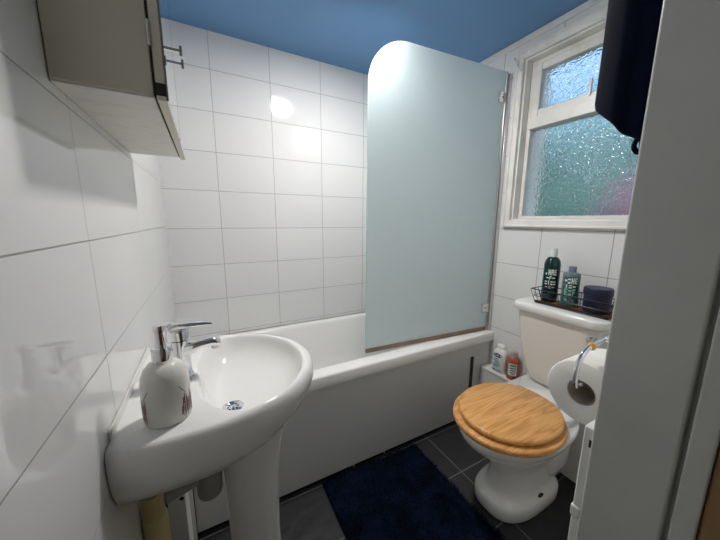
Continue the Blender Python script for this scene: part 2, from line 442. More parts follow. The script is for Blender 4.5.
def along(u, w, z): return pA.lerp(pB, u)+nrm/.003*w+Vector((0, 0, z))
def slab(bm, u0, u1, w0, w1, z0, z1):
    v = [bm.verts.new(along(u, w, z)) for u in (u0, u1) for w in (w0, w1) for z in (z0, z1)]
    for f in ((0, 1, 3, 2), (4, 6, 7, 5), (0, 4, 5, 1), (2, 3, 7, 6), (0, 2, 6, 4), (1, 5, 7, 3)): bm.faces.new([v[i] for i in f])
bm = new(); slab(bm, -.004, 1.0, -.0065, .0065, RZ+.002, .569); obj('bottom_seal', bm, M['seal'], ss, bevel=.002)
bm = new(); box(bm, XR-.024, XR-.001, 1.110, 1.150, RZ+.002, 1.99); obj('wall_profile', bm, M['steel'], ss, bevel=.002)
bm = new(); tube(bm, [(1.4905, 1.122, RZ+.004), (1.4905, 1.122, 2.0)], .005, 10); obj('pivot_rod', bm, M['steel'], ss, smooth=True)
for z in (1.87, .69):
    bm = new(); slab(bm, -.004, .058, -.013, .013, z-.026, z+.026)
    h = obj('hinge', bm, M['chrome'], ss, bevel=.003)
    bm = new(); c = along(.022, .013, z)
    lathe(bm, [(.005, 0), (.004, -.002), (0, -.002)], along(.03, -.0125, z), 12, 'y')
    obj('hinge_screw', bm, M['slot'], h)

# ------------------------------------------------------------------ boxed pipes (ledge) along the right wall
BXX = 1.442
bo = struct(obj('trim_5', bx(BXX, XR, YD, 1.10, 0, .318), M['paint'], bevel=.003))
obj('ledge_top', bx(BXX-.004, XR, YD, 1.10, .318, .330), M['paint'], bo, bevel=.002)

# ------------------------------------------------------------------ washbasin
bs = thing('washbasin', (.06, .797, 0), 'white ceramic washbasin on a pedestal against the left wall', 'washbasin')
BZ = .825; CX, CY = .082, .797
ctrl = [(XL+.002, .562, 0), (-.13, .553, 0), (-.06, .549, 0), (.015, .553, 0), (.098, .577, 0), (.170, .620, 0), (.231, .700, 0), (.253, .797, 0)]
ctrl = ctrl + [(x, 2*CY-y, 0) for x, y, _ in ctrl[-2::-1]]
poly = spline(ctrl, 10)
def ray_outline(a):
    d = Vector((math.cos(a), math.sin(a))); o = Vector((CX, CY)); best = None
    P = [Vector((p.x, p.y)) for p in poly]; n = len(P)
    for i in range(n):
        p, q = P[i], P[(i+1) % n]; e = q-p; den = d.x*e.y-d.y*e.x
        if abs(den) < 1e-12: continue
        w = p-o; t = (w.x*e.y-w.y*e.x)/den; s = (w.x*d.y-w.y*d.x)/den
        if t > 0 and -1e-6 <= s <= 1+1e-6 and (best is None or t > best): best = t
    return best
angs = sorted([2*PI*i/120 for i in range(120)] + [math.atan2(y-CY, XL+.002-CX) % (2*PI) for y in (.562, 2*CY-.562)])
O = [ray_outline(a) for a in angs]
AX, AY = XL+.002, CY
def oring(sx, sy, z):
    r = []
    for a, t in zip(angs, O):
        x, y = CX+t*math.cos(a), CY+t*math.sin(a)
        r.append((AX+(x-AX)*sx, AY+(y-AY)*sy, z))
    return r
bctrl = [(-.046, CY), (-.046, .735), (-.034, .665), (.0, .605), (.048, .586), (.103, .599), (.160, .640), (.205, .710), (.221, CY)]
bctrl = [(x, y, 0) for x, y in bctrl] + [(x, 2*CY-y, 0) for x, y in bctrl[-2:0:-1]]
bpoly = spline(bctrl, 8, closed=True)
poly_keep = poly; poly = bpoly
BO = [ray_outline(a) for a in angs]; poly = poly_keep
def bring(s, z, f=0, cx=None, cy=None, a_=.05, b_=.05):
    """bowl ring: the bowl outline shrunk by s, eased by f towards an ellipse"""
    cx = CX if cx is None else cx; cy = CY if cy is None else cy; r = []
    for t, q in zip(angs, BO):
        e = a_*b_/math.hypot(b_*math.cos(t), a_*math.sin(t)); d = q*s*(1-f)+e*f
        r.append((cx+d*math.cos(t), cy+d*math.sin(t), z))
    return r
def ering(cx, cy, a, b, z):
    return [(cx+a*b/math.hypot(b*math.cos(t), a*math.sin(t))*math.cos(t), cy+a*b/math.hypot(b*math.cos(t), a*math.sin(t))*math.sin(t), z) for t in angs]
rings = [oring(.60, .30, .600), oring(.66, .42, .630), oring(.75, .66, .668), oring(.86, .90, .706), oring(.945, .975, .744), oring(.985, .993, .772),
         oring(1, .999, .790), oring(.999, .998, .802), oring(.994, .992, .812), oring(.984, .981, .8195), oring(.970, .966, .8238), oring(.955, .95, BZ),
         bring(1.012, BZ-.0002), bring(1.0, BZ-.001), bring(.988, BZ-.0025), bring(.974, BZ-.0058), bring(.960, BZ-.011), bring(.93, .800),
         bring(.87, .776, .0, CX-.004, CY-.006), bring(.74, .755, .1, CX-.014, CY-.018, .09, .12), bring(.52, .744, .35, CX-.030, CY-.036, .07, .09), bring(.3, .7385, .75, CX-.046, CY-.053, .04, .045), ering(.028, CY-.058, .024, .024, .7355)]
bm = new(); loft(bm, rings); bw = obj('basin', bm, M['ceramic'], bs, smooth=True, angle=70)
bm = new(); lathe(bm, [(0, .0), (.024, 0), (.026, .002), (.020, .004), (.017, .0015), (.006, .0015), (.004, .004), (0, .0045)], (.028, CY-.058, .736), 28)
dn = obj('drain', bm, M['chrome'], bs, smooth=True)
bm = new()
for k in range(8):
    a = 2*PI*k/8; lathe(bm, [(.003, 0), (.002, .0006), (0, .0006)], (.028+.0115*math.cos(a), CY-.058+.0115*math.sin(a), .7375), 8)
obj('drain_hole', bm, M['black'], dn)
# pedestal, flat-fronted, flaring to the foot
bm = new()
def ped(z, xf, xb, hw, r): return rrect(xb, xf, CY-hw, CY+hw, z, r, 8)
loft(bm, [ped(0, .142, -.004, .094, .05), ped(.05, .142, -.004, .092, .05), ped(.10, .138, -.002, .085, .05), ped(.3, .134, -.002, .080, .05), ped(.5, .138, -.004, .084, .05), ped(.62, .15, -.008, .10, .055), ped(.66, .16, -.008, .11, .06)])
obj('pedestal', bm, M['ceramic'], bs, smooth=True)
obj('sealant', bx(XL, XL+.005, .600, .995, .80, .842), M['paint'], bs, bevel=.002)

# tap: one-lever mixer
TX, TYY = -.077, .790
tp = thing('basin_mixer_tap', (TX, TYY, BZ), 'chrome single lever mixer tap on the washbasin', 'tap')
bm = new(); lathe(bm, [(0, 0), (.026, 0), (.026, .004), (.0225, .008), (.021, .03), (.021, .096), (.0, .098)], (TX, TYY, BZ), 32)
obj('tap_body', bm, M['chrome'], tp, smooth=True)
def flatbar(path, w, h, n=12):
    """rounded bar swept along a path in the x-z plane"""
    rr = []
    for i, (x, z) in enumerate(path):
        ww = w[i]; hh = h[i]
        ring = []
        for k in range(n*2):
            a = 2*PI*k/(n*2); c, s = math.cos(a), math.sin(a)
            e = .55
            ring.append((x, TYY+ww*math.copysign(abs(c)**e, c), z+hh*math.copysign(abs(s)**e, s)))
        rr.append(ring)
    return rr
bm = new(); loft(bm, flatbar([(TX-.004, .893), (TX+.02, .897), (TX+.045, .903), (TX+.070, .905), (TX+.083, .902), (TX+.090, .896)], [.020, .020, .0185, .017, .0155, .012], [.018, .0165, .0125, .0115, .012, .009]))
sp = obj('spout', bm, M['chrome'], tp, smooth=True)
bm = new(); lathe(bm, [(.009, 0), (.009, .010), (.007, .011), (0, .011)], (TX+.076, TYY, .885), 18); obj('aerator', bm, M['steel'], sp, smooth=True)
bm = new(); lathe(bm, [(0, 0), (.0235, 0), (.0235, .014), (.022, .022), (.014, .028), (0, .029)], (TX, TYY, BZ+.099), 32)
obj('cartridge_cap', bm, M['chrome'], tp, smooth=True)
bm = new(); loft(bm, flatbar([(TX-.018, .955), (TX+.005, .957), (TX+.035, .956), (TX+.060, .954), (TX+.073, .952)], [.016, .018, .014, .011, .009], [.008, .008, .006, .0048, .0035]))
obj('lever', bm, M['chrome'], tp, smooth=True)

# soap dispenser
DX, DY = -.091, .628
sd = thing('soap_dispenser', (DX, DY, BZ), 'white ceramic soap dispenser with brown highland cow print and chrome pump', 'soap dispenser')
bm = new(); lathe(bm, [(0, .0), (.034, 0), (.0385, .002), (.0395, .006), (.0408, .045), (.0405, .075), (.0385, .092), (.033, .106), (.025, .115), (.018, .118), (0, .118)], (DX, DY, BZ), 48)
bd_ = obj('bottle', bm, M['disp'], sd, smooth=True)
bm = new(); lathe(bm, [(0, .0), (.0165, 0), (.0172, .001), (.0172, .030), (.016, .032), (0, .032)], (DX, DY, BZ+.116), 32); obj('pump_collar', bm, M['chrome'], sd, smooth=True)
bm = new(); lathe(bm, [(0, 0), (.0098, 0), (.0098, .028), (.0112, .030), (.0112, .040), (.010, .042), (0, .042)], (DX, DY, BZ+.148), 28)
ph = obj('pump_head', bm, M['chrome'], sd, smooth=True)
bm = new(); tube(bm, [(DX+.002, DY+.006, BZ+.182), (DX+.010, DY+.026, BZ+.182), (DX+.014, DY+.036, BZ+.178)], [.0055, .005, .004], 12); obj('nozzle', bm, M['chrome'], ph, smooth=True)
# printed cows: strands lying on the glaze (azimuth about the bottle, height)
def on_bottle(a, z, lift=.0004):
    r = .0402 + (.0408-.0402)*min(z/.045, 1) + lift
    return Vector((DX+r*math.cos(a), DY+r*math.sin(a), BZ+z))
def strand(bm, pts, w):
    vs = []
    for i, (a, z) in enumerate(pts):
        t = 1 - .6*abs(2*i/(len(pts)-1)-1)
        da = w*t/.041/2
        vs.append((bm.verts.new(on_bottle(a-da, z)), bm.verts.new(on_bottle(a+da, z))))
    for p, q in zip(vs, vs[1:]): bm.faces.new((p[0], p[1], q[1], q[0]))
view = math.atan2(-DY, -DX)                       # azimuth that faces the doorway
for a0, wid in ((view+.92, .58), (view-1.22, .40)):
    bm = new(); bd2 = new()
    for k in range(40):
        u = random.uniform(-1, 1); zt = random.uniform(.030, .060); l = random.uniform(.014, .030)
        a = a0+u*wid*.6
        pts = [(a+random.uniform(-.02, .02)*j/4 + u*.03*j/4, max(.006, zt - l*j/4)) for j in range(5)]
        strand(bm if k % 4 else bd2, pts, .0028)
    for sg in (1, -1):                           # horns
        strand(bd2, [(a0+sg*(.10+.07*j), .055+.010*(j/4)**1.6*1.3 + (.004 if j else 0)) for j in range(6)], .0018)
    strand(bd2, [(a0-.12+.06*j, .012) for j in range(5)], .004)
    pm = obj('cow_print', bm, M['cow'], bd_); obj('cow_print_outline', bd2, M['cow_dark'], pm)

# ------------------------------------------------------------------ plumbing under the basin
wp = thing('waste_pipe', (-.150, .715, 0), 'yellowed plastic waste pipe standing against the left wall under the washbasin', 'pipe')
bm = new(); lathe(bm, [(0, 0), (.0215, 0), (.0215, .595), (0, .595)], (-.1530, .715, 0), 24); obj('pipe_run', bm, M['pipe_old'], wp, smooth=True)
bm = new(); lathe(bm, [(.0, .0), (.0245, 0), (.0245, .10), (.022, .104), (0, .104)], (-.1530, .715, .43), 24); obj('pipe_coupling', bm, M['pipe_old'], wp, smooth=True)
hz = thing('supply_hose', (-.13, .76, 0), 'black flexible supply hose beside the yellowed waste pipe', 'hose')
bm = new(); tube(bm, spline([(-.160, .80, .02), (-.160, .80, .30), (-.152, .80, .44), (-.142, .795, .54), (-.13, .79, .585)], 8), .008, 10); obj('hose_run', bm, M['wire'], hz, smooth=True)
bm = new(); lathe(bm, [(0, 0), (.011, 0), (.011, .03), (0, .03)], (-.158, .80, .36), 6); obj('hose_nut', bm, M['steel'], hz)
tr = thing('bottle_trap', (-.040, .755, .492), 'grey bottle trap hanging under the washbasin behind the pedestal', 'trap')
bm = new(); lathe(bm, [(0, 0), (.020, .002), (.028, .010), (.030, .018), (.030, .055), (.032, .057), (.032, .08), (.024, .084), (.017, .088), (.017, .095), (0, .095)], (-.040, .755, .492), 28); obj('trap_cup', bm, M['grey_plastic'], tr, smooth=True)
bm = new(); tube(bm, [(-.040, .755, .562), (-.085, .738, .562), (-.132, .722, .562)], .015, 14); obj('trap_outlet', bm, M['grey_plastic'], tr, smooth=True)
pb = tag(obj('pipe_boxing', bx(XL+.001, XL+.052, .98, 1.098, 0, .47), M['board'], bevel=.002), 'white board boxing beside the bath panel under the washbasin, with a drilled hole', 'boxing')
obj('corner_batten', bx(XL+.052, XL+.063, 1.075, 1.098, 0, .47), M['paint'], pb, bevel=.001)
bm = new(); lathe(bm, [(.006, 0), (.006, .001), (0, .001)], (XL+.043, .9792, .305), 14, 'y'); obj('drilled_hole', bm, M['black'], pb)

# ------------------------------------------------------------------ toilet
TY = .650
tl = thing('toilet', (1.15, TY, 0), 'white close-coupled toilet with an oak seat and lid against the right wall', 'toilet')
def egg(xf, xb, hw, z, n=72, pb=2.6, pf=2.0, xm=None, cy=TY):
    """egg ring: round front towards -x, squarer back"""
    xm = xm if xm is not None else xf+(xb-xf)*.52; out = []
    for k in range(n):
        a = 2*PI*k/n; c, s = math.cos(a), math.sin(a)
        if c >= 0: e = 2/pb; x = xm+(xb-xm)*abs(c)**e
        else: e = 2/pf; x = xm-(xm-xf)*abs(c)**e
        out.append((x, cy+hw*math.copysign(abs(s)**e, s), z))
    return out
bm = new()
loft(bm, [egg(.964, 1.335, .114, 0, pb=4, pf=2.7), egg(.957, 1.338, .120, .012, pb=4, pf=2.7), egg(.957, 1.338, .120, .052, pb=4, pf=2.7), egg(.966, 1.335, .113, .066, pb=4, pf=2.6), egg(.985, 1.33, .100, .074, pb=4, pf=2.4),
          egg(.995, 1.33, .091, .10, pb=4), egg(1.0, 1.33, .085, .17, pb=4), egg(.985, 1.335, .090, .215, pb=3.5), egg(.945, 1.34, .112, .262, pb=3), egg(.890, 1.35, .146, .305, pb=2.6),
          egg(.848, 1.36, .172, .345, pb=2.4), egg(.830, 1.37, .182, .368, pb=2.4), egg(.824, 1.375, .186, .385, pb=2.4), egg(.824, 1.375, .186, .398, pb=2.4), egg(.830, 1.37, .181, .403, pb=2.4)])
pan = obj('pan', bm, M['ceramic'], tl, smooth=True, angle=70)
bm = new()
loft(bm, [rrect(1.20, 1.47, TY-.05, TY+.05, .20, .03), rrect(1.19, 1.49, TY-.075, TY+.075, .27, .04), rrect(1.18, 1.50, TY-.11, TY+.11, .345, .05), rrect(1.18, 1.505, TY-.145, TY+.145, .40, .05), rrect(1.18, 1.51, TY-.150, TY+.150, .425, .05), rrect(1.185, 1.505, TY-.145, TY+.145, .434, .05)])
obj('pan_shelf', bm, M['ceramic'], tl, smooth=True, angle=70)
bm = new(); lathe(bm, [(.012, 0), (.011, .012), (.005, .02), (0, .021)], (1.165, TY-.104, .060), 16, sx=1.6, sy=.5); obj('floor_bolt_cap', bm, M['slot'], tl, smooth=True)
bm = new(); loft(bm, [rrect(1.25, 1.33, TY-.08, TY+.08, .10, .04), rrect(1.225, 1.36, TY-.100, TY+.100, .112, .05), rrect(1.215, 1.375, TY-.108, TY+.108, .15, .05), rrect(1.205, 1.39, TY-.112, TY+.112, .26, .05), rrect(1.20, 1.40, TY-.116, TY+.116, .38, .05)])
obj('trapway', bm, M['ceramic'], tl, smooth=True, angle=70)
# seat and lid
def slabegg(xf, xb, hw, z0, z1, r=.007, xm=None, pb=2.1):
    return [egg(xf+r, xb-r, hw-r, z0, xm=xm, pb=pb), egg(xf+r*.3, xb-r*.3, hw-r*.3, z0+r*.4, xm=xm, pb=pb), egg(xf, xb, hw, z0+r, xm=xm, pb=pb), egg(xf, xb, hw, z1-r, xm=xm, pb=pb),
            egg(xf+r*.3, xb-r*.3, hw-r*.3, z1-r*.4, xm=xm, pb=pb), egg(xf+r, xb-r, hw-r, z1, xm=xm, pb=pb)]
bm = new(); loft(bm, slabegg(.815, 1.262, .198, .4045, .429, xm=1.04)); obj('seat', bm, M['wood'], tl, smooth=True, angle=80)
bm = new(); loft(bm, slabegg(.836, 1.256, .181, .4335, .456, .008, xm=1.05)); ld = obj('lid', bm, M['wood'], tl, smooth=True, angle=80)
for s in (-1, 1):
    bm = new(); tube(bm, [(1.256, TY+s*.075-.02, .438), (1.256, TY+s*.075+.02, .438)], .009, 12)
    obj('lid_hinge', bm, M['chrome'], ld, smooth=True)
# cistern
CYC = .672
def crr(z, xf, hw, r): return rrect(xf, XR-.004, CYC-hw, CYC+hw, z, r, 8)
bm = new()
loft(bm, [crr(.436, 1.375, .07, .02), crr(.455, 1.36, .098, .03), crr(.480, 1.350, .116, .04), crr(.515, 1.345, .130, .045), crr(.56, 1.342, .142, .045), crr(.64, 1.338, .157, .045), crr(.74, 1.336, .172, .045), crr(.800, 1.335, .178, .045)])
ci = obj('cistern', bm, M['ceramic_warm'], tl, smooth=True, angle=75)
bm = new()
def lrr(z, i, r=.05): return rrect(1.318+i, XR-.003, CYC-.196+i, CYC+.196-i, z, r, 8)
loft(bm, [lrr(.786, .010), lrr(.787, .003), lrr(.790, .0), lrr(.815, .0), lrr(.821, .002), lrr(.825, .007), lrr(.828, .016)])
obj('cistern_lid', bm, M['ceramic'], ci, smooth=True, angle=75)
bm = new(); lathe(bm, [(0, 0), (.013, 0), (.013, -.006), (.007, -.010), (.007, -.022), (0, -.022)], (1.335, .520, .742), 20, 'x')
tube(bm, spline([(1.316, .520, .742), (1.305, .512, .745), (1.296, .497, .756), (1.292, .486, .775)], 5), .0055, 10)
obj('flush_lever', bm, M['chrome'], ci, smooth=True)

# ------------------------------------------------------------------ basket and toiletries on the cistern
BKZ = .8285
bk = thing('wire_basket', (1.42, .64, BKZ), 'shallow black wire basket with a wooden base on the cistern lid', 'basket')
bx_a = (1.368, 1.468, .490, .775); bx_b = (1.358, 1.478, .474, .796)
def wire_ring(q, z): return [Vector(p) for p in rrect(q[0], q[1], q[2], q[3], z, .012, 3)]
bm = new(); tube(bm, wire_ring(bx_b, BKZ+.066), .0024, 8, closed=True); tube(bm, wire_ring(bx_a, BKZ+.003), .0024, 8, closed=True)
mid = tuple(a+(b-a)*.5 for a, b in zip(bx_a, bx_b)); tube(bm, wire_ring(mid, BKZ+.035), .0014, 6, closed=True)
for k in range(9):
    t = k/8
    for xa, xb in ((bx_a[0], bx_b[0]), (bx_a[1], bx_b[1])):
        tube(bm, [(xa, bx_a[2]+(bx_a[3]-bx_a[2])*t, BKZ+.003), (xb, bx_b[2]+(bx_b[3]-bx_b[2])*t, BKZ+.066)], .0014, 6)
for k in range(1, 4):
    t = k/4
    for ya, yb in ((bx_a[2], bx_b[2]), (bx_a[3], bx_b[3])):
        tube(bm, [(bx_a[0]+(bx_a[1]-bx_a[0])*t, ya, BKZ+.003), (bx_b[0]+(bx_b[1]-bx_b[0])*t, yb, BKZ+.066)], .0014, 6)
obj('wire_frame', bm, M['wire'], bk, smooth=True)
obj('wooden_base', bx(bx_a[0]+.003, bx_a[1]-.003, bx_a[2]+.003, bx_a[3]-.003, BKZ+.0008, BKZ+.010), M['wood_plain'], bk, bevel=.002)
obj('base_edge', bx(bx_a[0]-.0008, bx_a[0]+.0028, bx_a[2], bx_a[3], BKZ+.0006, BKZ+.013), M['wire'], bk)
BB = BKZ+.0105

def wrap(bm, cx, cy, r, a0, a1, z0, z1, n=6, lift=.0005):
    """patch lying on a cylinder"""
    lo, hi = [], []
    for i in range(n+1):
        a = a0+(a1-a0)*i/n
        lo.append(bm.verts.new((cx+(r+lift)*math.cos(a), cy+(r+lift)*math.sin(a), z0)))
        hi.append(bm.verts.new((cx+(r+lift)*math.cos(a), cy+(r+lift)*math.sin(a), z1)))
    for i in range(n): bm.faces.new((lo[i], lo[i+1], hi[i+1], hi[i]))

# block lettering drawn as strokes on a cylinder; glyph = list of rectangles in a 3 x 5 cell
GL = {'F': [(0, 0, 1, 5), (1, 4, 3, 5), (1, 2, 2.6, 3)], 'I': [(1, 0, 2, 5)], 'V': [(0, 1.2, 1, 5), (2, 1.2, 3, 5), (.6, 0, 2.4, 1.4)], 'E': [(0, 0, 1, 5), (1, 4, 3, 5), (1, 2, 2.6, 3), (1, 0, 3, 1)],
      'H': [(0, 0, 1, 5), (2, 0, 3, 5), (1, 2, 2, 3)], 'A': [(0, 0, 1, 5), (2, 0, 3, 5), (1, 4, 2, 5), (1, 2, 2, 3)], 'R': [(0, 0, 1, 5), (1, 4, 2.8, 5), (2, 2.6, 3, 4.4), (1, 2, 2.6, 3), (2, 0, 3, 2)],
      '=': [(0, 0, 3, 1.5), (0, 3, 3, 4.2)], '-': [(0, 1.5, 3, 3.2)], '.': [(0, 0, 1.6, 2)]}
def lettering(bm, txt, cx, cy, r, ac, z0, h, w):
    n = len(txt); cell = w/n
    for i, ch in enumerate(txt):
        for x0, y0, x1, y1 in GL.get(ch, []):
            s0 = -w/2+cell*(i+x0/3*.8); s1 = -w/2+cell*(i+x1/3*.8)
            wrap(bm, cx, cy, r, ac+s0/r, ac+s1/r, z0+h*y0/5, z0+h*y1/5, 2, .0009)

FA = math.atan2(-.72, -1.42)                      # azimuth that faces the doorway
def bottle(name, x, y, z, prof, label, capprof, m_body, m_cap, seg=36):
    t = thing(name, (x, y, z), label, 'bottle')
    bm = new(); lathe(bm, prof, (x, y, z), seg); b = obj('bottle', bm, m_body, t, smooth=True, angle=50)
    bm = new(); lathe(bm, capprof, (x, y, z), 24); obj('cap', bm, m_cap, t, smooth=True)
    return t, b
gx, gy = 1.418, .742; R1 = .033
t, b = bottle('shampoo_bottle', gx, gy, BB, [(0, 0), (.030, 0), (R1, .004), (R1, .176), (.030, .192), (.022, .206), (.014, .211), (0, .211)], 'tall dark green bottle with a pale cap in the basket on the cistern',
              [(0, .2105), (.0145, .2105), (.0145, .240), (.0125, .251), (0, .252)], M['green_bottle'], M['cap_clear'])
bm = new(); lettering(bm, '.HRE', gx, gy, R1, FA, BB+.128, .026, .046); lettering(bm, '-F-', gx, gy, R1, FA, BB+.108, .015, .036); lettering(bm, '=I==', gx, gy, R1, FA, BB+.083, .020, .046)
obj('label_print', bm, M['label_white'], b)
bm = new(); lettering(bm, '-=-', gx, gy, R1, FA, BB+.066, .012, .042); obj('label_band', bm, M['label_pink'], b)
g2x, g2y = 1.415, .655; R2 = .0325
t, b = bottle('shower_gel_bottle', g2x, g2y, BB, [(0, 0), (.029, 0), (R2, .004), (R2, .142), (.030, .149), (.016, .153), (0, .153)], 'shorter grey bottle with a teal label standing between the green bottle and the navy tub',
              [(0, .1525), (.0145, .1525), (.0145, .176), (.0135, .178), (0, .178)], M['grey_bottle'], mat('grey_cap', srgb(112, 124, 150), .3))
bm = new(); wrap(bm, g2x, g2y, R2, FA-.95, FA+.95, BB+.012, BB+.135, 12); lb = obj('label', bm, M['teal_label'], b)
bm = new(); lettering(bm, '-=HE', g2x, g2y, R2, FA, BB+.105, .026, .050); lettering(bm, 'I=-', g2x, g2y, R2, FA, BB+.085, .016, .042)
obj('label_print', bm, M['label_white'], lb)
bm = new(); lettering(bm, 'E=F', g2x, g2y, R2, FA, BB+.052, .030, .044); lettering(bm, '-.-', g2x, g2y, R2, FA, BB+.024, .016, .040); obj('label_band', bm, M['label_mint'], lb)
tb = thing('cosmetic_tub', (1.418, .552, BB), 'wide dark navy screw-top tub at the end of the wire basket', 'tub')
bm = new(); lathe(bm, [(0, 0), (.043, 0), (.046, .004), (.047, .06), (.047, .074), (0, .074)], (1.418, .552, BB), 44); obj('tub_body', bm, M['tub'], tb, smooth=True)
bm = new(); lathe(bm, [(0, .0745), (.049, .0745), (.050, .077), (.050, .098), (.047, .103), (0, .104)], (1.418, .552, BB), 44); obj('tub_lid', bm, M['tub'], tb, smooth=True)

# ------------------------------------------------------------------ bottles on the ledge between bath and toilet
LZ = .3305
lx, ly = 1.478, .998
t = thing('lotion_bottle', (lx, ly, LZ), 'white flat lotion bottle with a navy label on the ledge by the bath', 'bottle')
def orr(cx, cy, a, b, z, n=36, e=.75):
    return [(cx+a*math.copysign(abs(math.cos(2*PI*k/n))**e, math.cos(2*PI*k/n)), cy+b*math.copysign(abs(math.sin(2*PI*k/n))**e, math.sin(2*PI*k/n)), z) for k in range(n)]
bm = new(); loft(bm, [orr(lx, ly, .024, .040, LZ), orr(lx, ly, .026, .042, LZ+.004), orr(lx, ly, .026, .042, LZ+.11), orr(lx, ly, .024, .036, LZ+.132), orr(lx, ly, .016, .022, LZ+.145), orr(lx, ly, .013, .016, LZ+.147)])
lb = obj('bottle', bm, M['lotion'], t, smooth=True, angle=60)
bm = new(); loft(bm, [orr(lx, ly, .016, .024, LZ+.1472), orr(lx, ly, .016, .024, LZ+.166), orr(lx, ly, .013, .021, LZ+.169)]); obj('cap', bm, M['lotion'], t, smooth=True, angle=60)
fx = lx-.0267
bm = new(); loft(bm, [[(fx, ly+.027*math.cos(a), LZ+.108+.012*math.sin(a)) for a in [2*PI*k/20 for k in range(20)]], [(fx-.0004, ly+.027*math.cos(a), LZ+.108+.012*math.sin(a)) for a in [2*PI*k/20 for k in range(20)]]]); lo = obj('label_badge', bm, M['lotion_blue'], lb)
bm = new()
for k, wd in enumerate((.006, .010, .005, .009)): box(bm, fx-.0008, fx-.0004, ly+.020-k*.012-wd, ly+.020-k*.012, LZ+.104, LZ+.112)
obj('badge_lettering', bm, M['label_white'], lo)
bm = new()
for z, a, b_ in ((.082, .022, -.004), (.070, .024, -.010), (.058, .018, -.016), (.046, .022, -.018), (.036, .024, -.006)): box(bm, fx-.0006, fx, ly+b_, ly+a, LZ+z, LZ+z+.007)
obj('label_print', bm, M['lotion_teal'], lb)
bm = new(); box(bm, fx-.0006, fx, ly-.028, ly+.028, LZ+.014, LZ+.019); obj('label_line', bm, M['lotion_blue'], lb)
ox, oy = 1.476, .917
t = thing('bath_oil_bottle', (ox, oy, LZ), 'orange bottle with a white label on the ledge beside the white lotion bottle', 'bottle')
bm = new(); lathe(bm, [(0, 0), (.027, 0), (.0295, .004), (.0295, .112), (.026, .126), (.019, .133), (0, .133)], (ox, oy, LZ), 32); ob = obj('bottle', bm, M['orange'], t, smooth=True)
bm = new(); lathe(bm, [(0, .1332), (.020, .1332), (.020, .156), (.017, .161), (0, .162)], (ox, oy, LZ), 28); obj('cap', bm, M['peach'], t, smooth=True)
fa2 = math.atan2(-oy, -ox)
bm = new(); wrap(bm, ox, oy, .0295, fa2-.8, fa2+.75, LZ+.028, LZ+.098, 10); lb2 = obj('label', bm, M['label_white'], ob)
bm = new()
for z, w_, h in ((.083, .9, .008), (.068, 1.0, .006), (.056, .8, .005), (.045, .9, .004), (.036, .6, .004)): wrap(bm, ox, oy, .0295, fa2-.55*w_, fa2+.55*w_, LZ+z, LZ+z+h, 6, .0009)
obj('label_print', bm, M['print_dark'], lb2)
bm = new(); wrap(bm, ox, oy, .0295, fa2+.2, fa2+.9, LZ+.004, LZ+.024, 6); obj('label_corner', bm, M['lotion_blue'], ob)

# ------------------------------------------------------------------ toilet roll and its holder
RX0, RX1, RY, RZc, RR = .552, .655, .2185, .918, .0558
rl = thing('toilet_roll', (RX0, RY, RZc), 'white toilet roll hanging on the chrome ring holder by the door jamb', 'toilet roll')
bm = new()
prof = [(.0215, RX0+.0015), (.0225, RX0), (RR-.003, RX0), (RR, RX0+.003), (RR, RX1-.003), (RR-.003, RX1), (.0225, RX1), (.0215, RX1-.0015)]
rg = [[bm.verts.new((h, RY+r*math.cos(2*PI*k/64), RZc+r*math.sin(2*PI*k/64))) for k in range(64)] for r, h in prof]
skin(bm, rg+[rg[0]], False, False)
obj('paper', bm, M['paper'], rl, smooth=True, angle=50)
bm = new()
rg = [[bm.verts.new((h, RY+r*math.cos(2*PI*k/48), RZc+r*math.sin(2*PI*k/48))) for k in range(48)] for r, h in [(.0213, RX0+.001), (.0213, RX1-.001), (.0203, RX1-.001), (.0203, RX0+.001)]]
skin(bm, rg+[rg[0]], False, False); obj('cardboard_core', bm, M['card'], rl, smooth=True)
hd = thing('toilet_roll_holder', (.66, YD, 1.0), 'chrome curved toilet roll holder with a wooden bead beside the door jamb', 'toilet roll holder')
bz = RZc+.0161
hz_ = 1.000
bm = new(); tube(bm, spline([(.690, YD+.004, hz_), (.686, .20, hz_+.002), (.662, RY+.002, hz_+.004), (.620, RY, hz_+.004), (.576, RY, hz_+.002), (.550, RY, hz_-.003), (.531, RY, hz_-.018), (.5265, RY, hz_-.038), (.530, RY, bz+.006), (.542, RY, bz), (.58, RY, bz), (.625, RY, bz)], 8), .0041, 14)
obj('curved_bar', bm, M['chrome'], hd, smooth=True)
bm = new(); lathe(bm, [(0, 0), (.024, 0), (.024, .004), (.018, .008), (0, .009)], (.690, YD+.0005, hz_), 28, 'y'); obj('wall_rose', bm, M['chrome'], hd, smooth=True)
bm = new(); tube(bm, [(.612, RY-.001, hz_+.004), (.609, .20, hz_+.012), (.602, YD+.002, hz_+.018)], .0042, 12); obj('side_arm', bm, M['chrome'], hd, smooth=True)
bm = new(); lathe(bm, [(.0, -.0065), (.0042, -.006), (.006, -.0035), (.0068, 0), (.006, .0035), (.0042, .006), (0, .0065)], (.566, RY, hz_+.0005), 24, 'x'); obj('wooden_bead', bm, M['bead'], hd, smooth=True)

